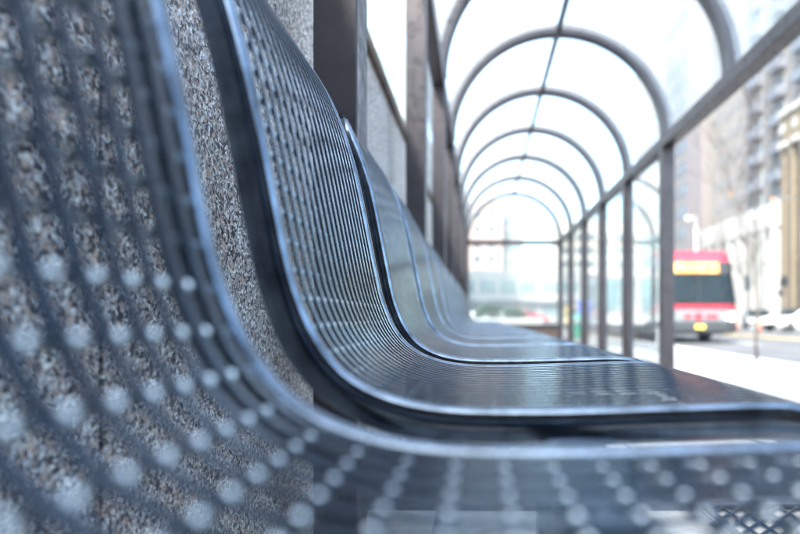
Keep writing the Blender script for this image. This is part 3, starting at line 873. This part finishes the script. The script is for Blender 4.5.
bs = [(yy, z * 3.15 + .4) for z in range(1, 28) for yy in (2.2, 7.2, 12.2)]
for i, (yy, z) in enumerate(bs):
    o = bal if i == 0 else bal.copy()
    if i: col.objects.link(o)
    o.location = (0, yy, z)
wm = win_mesh(1.5, 1.7, M['limestone'], M['winglass'])
for i, (yy, z) in enumerate(bs):
    o = bpy.data.objects.new('balcony_window', wm); col.objects.link(o); o.parent = gt; o.location = (.3, yy, z + 1.1); o.rotation_euler = (0, 0, LW)
# pink tower with a flat pinkish wing
pk = empty('brick_tower', (33.0, 82, WALK), 0, 'tall pinkish brick tower with small square windows above the bus', 'building')
m = MB(); m.box(0, 0, 0, 20, 17, 88); m.build('wall', M['pink'], pk)
m = MB(); m.box(-.25, 0.02, 0, -.003, 6.3, 87); m.build('panel', M['pinkpanel'], pk)
wm = win_mesh(1.9, 1.8, M['greyspandrel'], M['winglass'])
windows(pk, wm, [(0, yy, 3 + z * 3.5, LW) for z in range(23) for yy in (7.6, 10.2, 12.8, 15.4)])
# pale tower seen through the roof glazing
pt_ = empty('pale_tower', (30, 100.5, WALK), 0, 'very tall pale tower dimly seen through the roof glazing', 'building')
m = MB(); m.box(0, 0, 0, 26, 7, 120); m.build('wall', M['concrete'], pt_)
wm = win_mesh(2.2, 1.9, M['limestone'], M['teal'])
windows(pt_, wm, [(0, 1.9 + k * 3.3, 6 + z * 3.7, LW) for k in range(2) for z in range(29)] + [(2 + k * 3.3, 0, 6 + z * 3.7, 0) for k in range(7) for z in range(29)])
# buildings closing the street, seen through the end of the shelter
rb = empty('brick_building', (-12, 128, WALK), 0, 'red brick block seen under the last roof arch', 'building')
m = MB(); m.box(0, 0, 0, 17.2, 14, 27); m.build('wall', M['redbrick'], rb)
wm = win_mesh(1.6, 1.9, M['limestone'], M['winglass'])
windows(rb, wm, [(1.8 + k * 3.2, 0, 3 + z * 3.4, 0) for k in range(5) for z in range(7)])
m = MB(); m.box(-.2, -.2, 27.001, 17.4, 14.2, 27.6, .05); m.build('cornice', M['limestone'], rb)
cb = empty('stepped_building', (5.6, 132, WALK), 0, 'narrow pale building with stacked white bands right of the red brick block', 'building')
m = MB(); m.box(0, 0, 0, 4.8, 12, 28); m.build('wall', M['limestone'], cb)
wm = win_mesh(3.6, 1.5, M['limestone'], M['teal'], mull=2)
windows(cb, wm, [(2.4, 0, 3 + z * 3.3, 0) for z in range(7)])
cr = empty('cream_building', (19.6, 140, WALK), 0, 'cream building at the far end of the street above the person in blue', 'building')
m = MB(); m.box(0, 0, 0, 22, 14, 25); m.build('wall', M['cream'], cr)
wm = win_mesh(1.8, 1.8, M['limestone'], M['winglass'])
windows(cr, wm, [(2 + k * 3.3, 0, 3 + z * 3.4, 0) for k in range(6) for z in range(6)])
lb = empty('low_block', (5.2, 105, WALK), 0, 'low grey shop block across the end of the street', 'building')
m = MB(); m.box(-14, 0, 0, 14, 8, 9.5); m.build('wall', M['limestone'], lb)
m = MB(); m.box(-14.1, -1.2, 3.4, 14.1, -.003, 3.8); m.build('canopy', M['greyspandrel'], lb)
wm = win_mesh(3.0, 2.4, M['limestone'], M['teal'], mull=2)
windows(lb, wm, [(-11.6 + k * 3.9, 0, z, 0) for k in range(7) for z in (.6, 5.2)])
# glass office on the left, behind the granite wall
ob = empty('glass_office', (-34, 44, WALK), 0, 'pale blue green glass office building seen through the left panes', 'building')
m = MB(); m.box(0, 0, 0, 28, 40, 46); m.build('wall', M['limestone'], ob)
wm = win_mesh(2.6, 2.9, M['limestone'], M['teal'])
windows(ob, wm, [(28 - 1.7 - k * 3.0, 0, 1 + z * 3.6, 0) for k in range(7) for z in range(12)])

db = empty('unseen_dark_block', (-26, -58, WALK), 0, 'unseen dark building added behind the viewpoint to block sky reflections', 'building')  # added out of view; keeps the sky out of the seat reflections
m = MB(); m.box(0, 0, 0, 30, 20, 40); m.build('wall', M['greyspandrel'], db)
wm = win_mesh(2.4, 2.2, M['greyspandrel'], M['winglass'])
windows(db, wm, [(1.9 + k * 3.2, 20, 1 + z * 3.6, math.pi) for k in range(9) for z in range(10)])

# ------------------------------------------------------------------ air
hz = MB().box(-60, -66, -2.4, 130, 410, 135)
m, nt, out = new_mat('pale_haze')
pv = nt.nodes.new('ShaderNodeVolumePrincipled'); pv.inputs['Color'].default_value = (.93, .95, 1, 1); pv.inputs['Density'].default_value = .0005; pv.inputs['Anisotropy'].default_value = .3
nt.links.new(pv.outputs[0], out.inputs['Volume'])
ho = hz.build('haze', m); tag(ho, kind='stuff')

# ------------------------------------------------------------------ light
EL, AZ = R(48), math.atan2(-.90, -.43)     # sun comes from +x +y
sd = Vector((math.cos(EL) * math.cos(AZ), math.cos(EL) * math.sin(AZ), math.sin(EL)))
w = bpy.data.worlds.new('World'); scene.world = w; w.use_nodes = True
nt = w.node_tree
bg = nt.nodes['Background']
sky = nt.nodes.new('ShaderNodeTexSky'); sky.sky_type = 'NISHITA'; sky.sun_disc = False
sky.sun_elevation = EL; sky.sun_rotation = math.pi / 2 - AZ
sky.air_density = 1.0; sky.dust_density = 2.5; sky.ozone_density = 1.0
tn = nt.nodes.new('ShaderNodeMix'); tn.data_type = 'RGBA'; tn.blend_type = 'MULTIPLY'; tn.inputs[0].default_value = 1; tn.inputs[7].default_value = (.93, 1.05, 1.0, 1)
nt.links.new(sky.outputs[0], tn.inputs[6]); nt.links.new(tn.outputs[2], bg.inputs['Color']); bg.inputs['Strength'].default_value = .11
sl = bpy.data.lights.new('sun', 'SUN'); sl.energy = 1.55; sl.angle = R(9); sl.color = (1, .95, .88)
so = bpy.data.objects.new('sun', sl); col.objects.link(so); so.rotation_euler = sd.to_track_quat('Z', 'Y').to_euler()

# ------------------------------------------------------------------ camera
cd = bpy.data.cameras.new('camera'); co = bpy.data.objects.new('camera', cd); col.objects.link(co); scene.camera = co
co.location = (0, 0, EYE); co.rotation_euler = (R(90), 0, 0)
cd.sensor_width = 36; cd.lens = 25.0
cd.shift_x = -80 / 800; cd.shift_y = 50 / 800
cd.clip_start = .01; cd.clip_end = 3000
cd.dof.use_dof = True; cd.dof.focus_distance = .84; cd.dof.aperture_fstop = 2.25

scene.view_settings.view_transform = 'Standard'; scene.view_settings.look = 'None'
scene.view_settings.exposure = 3.35; scene.view_settings.gamma = 1
scene.view_settings.use_curve_mapping = False
scene.render.engine = 'CYCLES'
scene.cycles.max_bounces = 8; scene.cycles.transparent_max_bounces = 24; scene.cycles.use_denoising = True
